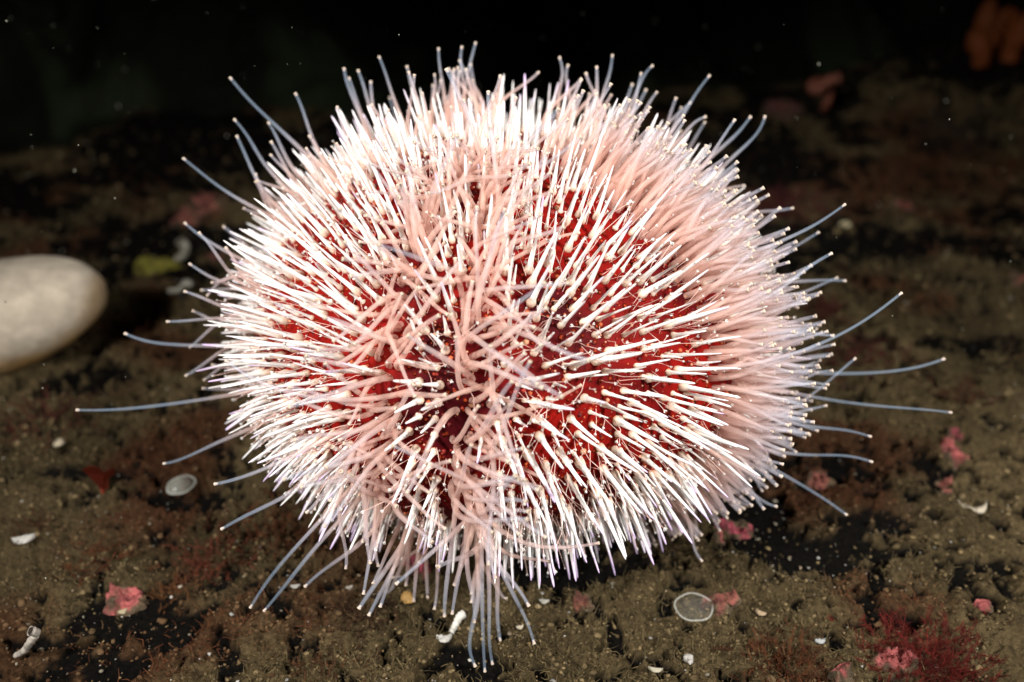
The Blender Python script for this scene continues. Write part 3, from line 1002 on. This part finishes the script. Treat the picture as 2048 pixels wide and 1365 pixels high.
# clear saddle shells
def clear_shell(px, py, wx, wy, label, tint=(0.75, 0.78, 0.74), op=0.05, rim_op=0.18):
    p = on_rock(px, py)
    k = cm(1, p)
    el = math.asin(-ray(px, py)[2])
    rx, ry = wx * k / 2, wy * k / 2 / math.sin(el)
    top = max(float(height(p[0] + rx * math.cos(a), p[1] + ry * math.sin(a))) for a in np.linspace(0, 6.28, 24)) - p[2]
    root = empty('clear_shell', p)
    n1, n2 = 10, 40
    vs, cs, os_ = [], [], []
    for i in range(n1 + 1):
        t = 0.02 + 0.98 * i / n1
        for j in range(n2):
            a = 2 * math.pi * j / n2
            w = 1 + 0.05 * math.sin(2 * a + 1) + 0.025 * math.sin(5 * a)
            vs.append((rx * t * w * math.cos(a), ry * t * w * math.sin(a), top + 0.05 + 0.22 * (1 - t * t)))
            cs.append(tint); os_.append(op)
    link('valve', mesh_of('valve', np.array(vs), tube_faces(n1 + 1, n2), np.array(cs), {'opacity': os_}), M_glassy, root)
    a = np.linspace(0, 2 * math.pi, 49)
    w = 1 + 0.05 * np.sin(2 * a + 1) + 0.025 * np.sin(5 * a)
    ring = np.stack([rx * w * np.cos(a), ry * w * np.sin(a), np.full(49, top + 0.06)], 1)
    v, f = sweep(ring, np.full(49, 0.022), 6)
    link('rim', mesh_of('rim', v, f, np.repeat(np.array([[0.85, 0.87, 0.80]]), len(v), 0), {'opacity': np.full(len(v), rim_op)}), M_glassy, root)
    tag(root, label, 'shell')
clear_shell(1384, 1240, 72, 54, 'clear ring-shaped saddle shell lying on silt beside salmon crust')
clear_shell(368, 995, 50, 36, 'milky rounded saddle shell on silt left of the urchin', (0.55, 0.57, 0.5), 0.35, 0.3)

# worm tubes
def worm_tube(path, rad, label, colour, lift=0.0, rings=True, cat='worm tube'):
    pts = [on_rock(*path[0][:2])]
    depth0 = (pts[0] - CAM) @ FWD
    ctrl = []
    for q in path:
        if len(q) == 2:
            ctrl.append(on_rock(*q, rad * cm(1, pts[0])))
        else:
            d = ray(q[0], q[1])
            ctrl.append(CAM + d * (depth0 + q[2]) / (d @ FWD))
    ctrl = np.array(ctrl)
    m = 28
    t = np.linspace(0, len(ctrl) - 1, m)
    out = []
    for u in t:
        i = min(int(u), len(ctrl) - 2); f_ = u - i
        a, b_, c_, d_ = ctrl[max(i - 1, 0)], ctrl[i], ctrl[i + 1], ctrl[min(i + 2, len(ctrl) - 1)]
        out.append(0.5 * ((2 * b_) + (-a + c_) * f_ + (2 * a - 5 * b_ + 4 * c_ - d_) * f_ ** 2 + (-a + 3 * b_ - 3 * c_ + d_) * f_ ** 3))
    out = np.array(out)
    r0 = rad * cm(1, pts[0])
    rr = r0 * (1.0 - 0.35 * np.linspace(1, 0, m)) * (1 + 0.10 * np.sin(np.arange(m) * 1.9))
    v, f = sweep(out - out[0], rr, 9)
    cc = np.repeat(np.array(colour)[None] * (0.8 + 0.35 * rng.random((m, 1))), 9, 0)
    o = link('worm_tube', mesh_of('worm_tube', v, f, cc), M_chip, None, out[0])
    # the dark mouth of the tube
    inner, fi = sweep((out - out[0])[[-4, -1]] + np.array([0, 0, 0.0]), [r0 * 0.5, r0 * 0.72], 9)
    link('mouth', mesh_of('mouth', inner + norm(out[-1] - out[-2]) * 0.01, fi, np.repeat(np.array([[0.12, 0.09, 0.07]]), len(inner), 0)), M_chip, o)
    return tag(o, label, cat, 'chalky worm tubes')
worm_tube([(36, 1320), (48, 1302, -0.3), (62, 1282, -0.5), (72, 1266, -0.6), (60, 1262, -0.7)], 9, 'white hooked worm tube in the lower left corner', (0.8, 0.72, 0.62))
worm_tube([(903, 1278), (910, 1262), (919, 1246), (927, 1236)], 9, 'chalk white straight worm tube below the hanging tube feet', (0.85, 0.82, 0.74))
worm_tube([(1645, 235), (1655, 205, -0.8), (1660, 180, -1.2), (1640, 163, -1.5), (1622, 172, -1.6), (1634, 182, -1.8), (1655, 164, -2.0), (1680, 156, -2.2)], 11, 'curled salmon pink worm tube rising from the far rock, upper right', (0.30, 0.10, 0.06))
worm_tube([(355, 528), (366, 512, -0.3), (370, 494, -0.6), (360, 482, -0.8)], 10, 'pale hooked worm tube beside the yellow sponge', (0.55, 0.52, 0.42))
worm_tube([(340, 590), (360, 580, -0.2), (372, 566, -0.3), (385, 572, -0.3)], 8, 'whitish bent worm tube between pebble and urchin', (0.5, 0.48, 0.4))

# yellow sponge and orange growth: lumpy bodies
def lump(px, py, wx, wy, hz, colour, name, label, cat, seed):
    p = on_rock(px, py)
    k = cm(1, p)
    rx, ry, h_ = wx * k / 2, wx * k / 3, hz * k
    n1, n2 = 26, 40
    vs, cs = [], []
    for i in range(n1 + 1):
        th = math.pi * 0.62 * i / n1
        for j in range(n2):
            a = 2 * math.pi * j / n2
            e = np.array([math.sin(th) * math.cos(a), math.sin(th) * math.sin(a), math.cos(th)])
            q = 1 + 0.55 * mnoise.noise(Vector(e * 1.6 + seed)) + 0.22 * mnoise.noise(Vector(e * 4.5 + seed)) + 0.08 * mnoise.noise(Vector(e * 12 + seed))
            vs.append((e[0] * rx * q, e[1] * ry * q, e[2] * h_ * q))
            cs.append(np.array(colour) * (0.75 + 0.5 * mnoise.noise(Vector(e * 3 + seed)) + 0.2))
    o = link(name, mesh_of(name, np.array(vs), tube_faces(n1 + 1, n2)[:, ::-1], np.array(cs)), M_soft, None, p)
    return tag(o, label, cat)
lump(312, 540, 84, 40, 22, (0.15, 0.135, 0.022), 'sponge', 'low yellow green sponge on the rock between pebble and urchin', 'sponge', 2.0)

# orange soft coral at the top right: stems with polyp-covered fingers
def soft_coral():
    p = on_rock(1990, 120)
    k = cm(1, p)
    root = empty('soft_coral', p)
    r_ = np.random.default_rng(5)
    for i in range(7):
        b0 = np.array([r_.normal(0, 40) * k, r_.normal(0, 25) * k, 0])
        d = norm(np.array([r_.normal(0, 0.35), r_.normal(0, 0.2), 1]))
        L = r_.uniform(60, 130) * k
        pts = [b0]
        for s in range(8):
            d = norm(d + r_.normal(0, 0.15, 3)); pts.append(pts[-1] + d * L / 8)
        v, f = sweep(pts, np.array([0.9, 0.9, 1, 1.1, 1.2, 1.25, 1.15, 0.8, 0.15]) * 17 * k * r_.uniform(0.8, 1.2), 14)
        v = v + np.array([[mnoise.noise(Vector(q * 3)) for _ in range(3)] for q in v]) * 4 * k
        link('finger', mesh_of('finger', v, f, np.repeat(np.array([[0.14, 0.034, 0.006]]) * r_.uniform(0.7, 1.2), len(v), 0)), M_soft, root)
    tag(root, 'blurred orange soft coral with stubby fingers in the top right corner', 'soft coral')
soft_coral()

# red leafy blade standing on the left
def red_blade():
    p = on_rock(207, 985)
    k = cm(1, p)
    outline = [(0, 0), (10, 8), (14, 30), (30, 42), (36, 66), (22, 60), (12, 52), (6, 70), (-8, 76), (-24, 66), (-18, 44), (-10, 26), (-7, 8)]
    root = empty('red_leaf_weed', p)
    front, back = [], []
    for x, z in outline:
        y = 6 * math.sin(z * 0.06) + 0.12 * x
        front.append((x * k, y * k - 0.012, z * k * 0.95)); back.append((x * k, y * k + 0.012, z * k * 0.95))
    n = len(outline)
    f = [list(range(n)), [n + i for i in range(n)][::-1]] + [[i, n + i, n + (i + 1) % n, (i + 1) % n] for i in range(n)]
    link('blade', mesh_of('blade', np.array(front + back), f, np.repeat(np.array([[0.10, 0.016, 0.008]]), 2 * n, 0), {'opacity': np.full(2 * n, 0.9)}, True), M_blade, root)
    v, f = sweep([(0, 0, -0.1), (0, 0, 0.1), (0.02, 0, 10 * k)], [0.05, 0.05, 0.04], 6)
    link('stalk', mesh_of('stalk', v, f, np.repeat(np.array([[0.15, 0.02, 0.01]]), len(v), 0)), M_weed, root)
    tag(root, 'dark red leafy weed blade standing alone left of the urchin', 'seaweed')
red_blade()

# ------------------------------------------------------------------ ground cover
def scatter(n, dmin=8, dmax=75, half=0.85):
    d = np.exp(rng.uniform(math.log(dmin), math.log(dmax), n))
    return d * rng.uniform(-half, half, n), d + CAM[1], d

def blobs(name, x, y, z, size, squash, cols, mat, label, cat):
    n = len(x)
    sc = size[:, None] * rng.uniform(0.6, 1.4, (n, 3)) * np.array([1, 1, squash])
    v = ICO_V[None] * (1 + rng.normal(0, 0.22, (n, 12, 1))) * sc[:, None, :]
    a = rng.uniform(0, 6.28, n)
    ca, sa = np.cos(a)[:, None], np.sin(a)[:, None]
    v = np.stack([v[..., 0] * ca - v[..., 1] * sa, v[..., 0] * sa + v[..., 1] * ca, v[..., 2]], -1)
    v = v + np.stack([x, y, z], 1)[:, None, :]
    f = (ICO_F[None] + (np.arange(n) * 12)[:, None, None]).reshape(-1, 3)
    o = link(name, mesh_of(name, v.reshape(-1, 3), f, np.repeat(cols, 12, 0)), mat)
    return tag(o, label, cat, kind='stuff')

x, y, d = scatter(60000)
m = silt_mask(x, y)
ok = (rng.random(len(x)) < 0.10 + m) & (y < edge_y(x) - 1)
x, y, d, m = x[ok][:23000], y[ok][:23000], d[ok][:23000], m[ok][:23000]
size = rng.gamma(2.0, 0.011, len(x)) * np.clip(d / 20, 0.8, 2.2) + 0.010
cl = np.array([0.120, 0.088, 0.045]) * rng.uniform(0.3, 1.45, (len(x), 1))
rs_ = smooth(0.52, 0.66, fbm(x, y, 4.5, 3, 95))[:, None]
cl = cl * (1 - 0.6 * rs_) + np.array([0.07, 0.028, 0.014]) * 0.6 * rs_
blobs('silt', x, y, height(x, y) + size * 0.2, size, 0.7, cl, M_silt, 'loose brown silt crumbs covering the rock', 'silt')

x, y, d = scatter(5200, 8, 60)
ok = (rng.random(len(x)) < 0.25 + 0.9 * smooth(0.45, 0.62, fbm(x, y, 3, 3, 123))) & (y < edge_y(x) - 1)
x, y, d = x[ok], y[ok], d[ok]
size = rng.gamma(1.5, 0.009, len(x)) * np.clip(d / 20, 0.8, 1.6) + 0.008
pal = np.array([(0.7, 0.62, 0.46), (0.78, 0.75, 0.68), (0.5, 0.34, 0.15), (0.45, 0.40, 0.3), (0.6, 0.45, 0.3)])
blobs('shell_sand', x, y, height(x, y) + 0.06, size, 0.55, pal[rng.integers(0, 5, len(x))] * rng.uniform(0.3, 0.9, (len(x), 1)), M_chip, 'pale specks of shell sand strewn over the silt', 'sand')

# fuzzy brown turf
tb = Bag()
x, y, d = scatter(44000, 9, 50, 0.75)
m = silt_mask(x, y)
ok = (rng.random(len(x)) < m) & (y < edge_y(x) - 1)
x, y, d = x[ok], y[ok], d[ok]
hh = height(x, y)
rs_ = smooth(0.52, 0.66, fbm(x, y, 4.5, 3, 95))
k_ = np.clip(d / 20, 0.8, 1.7)
n = len(x)
L = (rng.uniform(0.08, 0.36, n) * k_)[:, None]
dr = unit_rows(rng.normal(0, 0.75, (n, 3)) + np.array([0, 0, 0.6]))
p0 = np.stack([x, y, hh - 0.01], 1)
p1 = p0 + dr * L * 0.5
p2 = p1 + unit_rows(dr + rng.normal(0, 0.5, (n, 3))) * L * 0.5
c0 = np.array([0.105, 0.079, 0.038]) * (1 - rs_[:, None]) + np.array([0.10, 0.036, 0.016]) * rs_[:, None]
tb.add(*strands(np.stack([p0, p1, p2], 1), np.array([0.011, 0.010, 0.005])[None] * k_[:, None], c0 * rng.uniform(0.5, 1.4, (n, 1))))
tag(link('turf', tb.mesh('turf'), M_strand), 'short fuzzy brown turf over the silted rock', 'turf', kind='stuff')

# drifting specks in the water
n = 420
pts = []
while len(pts) < n:
    px_, py_ = rng.uniform(-300, 2350), rng.uniform(-200, 1200)
    t = rng.uniform(15, 60)
    q = CAM + ray(px_, py_) * t
    if q[2] < height(q[0], q[1]) + 0.5:
        continue
    if np.linalg.norm((q - CEN) / np.array([1, 1, 0.9])) < 7.6:
        continue
    pts.append(q)
pts = np.array(pts)
dd = np.linalg.norm(pts - CAM, axis=1)
size = np.minimum(rng.gamma(1.6, 0.0028, n) + 0.003, 0.02) * dd / 22
blobs('marine_snow', pts[:, 0], pts[:, 1], pts[:, 2], size, 1.4, np.repeat(np.array([[0.5, 0.5, 0.4]]), n, 0) * rng.uniform(0.2, 1, (n, 1)), M_snow, 'tiny pale specks drifting in the dark water', 'marine snow')
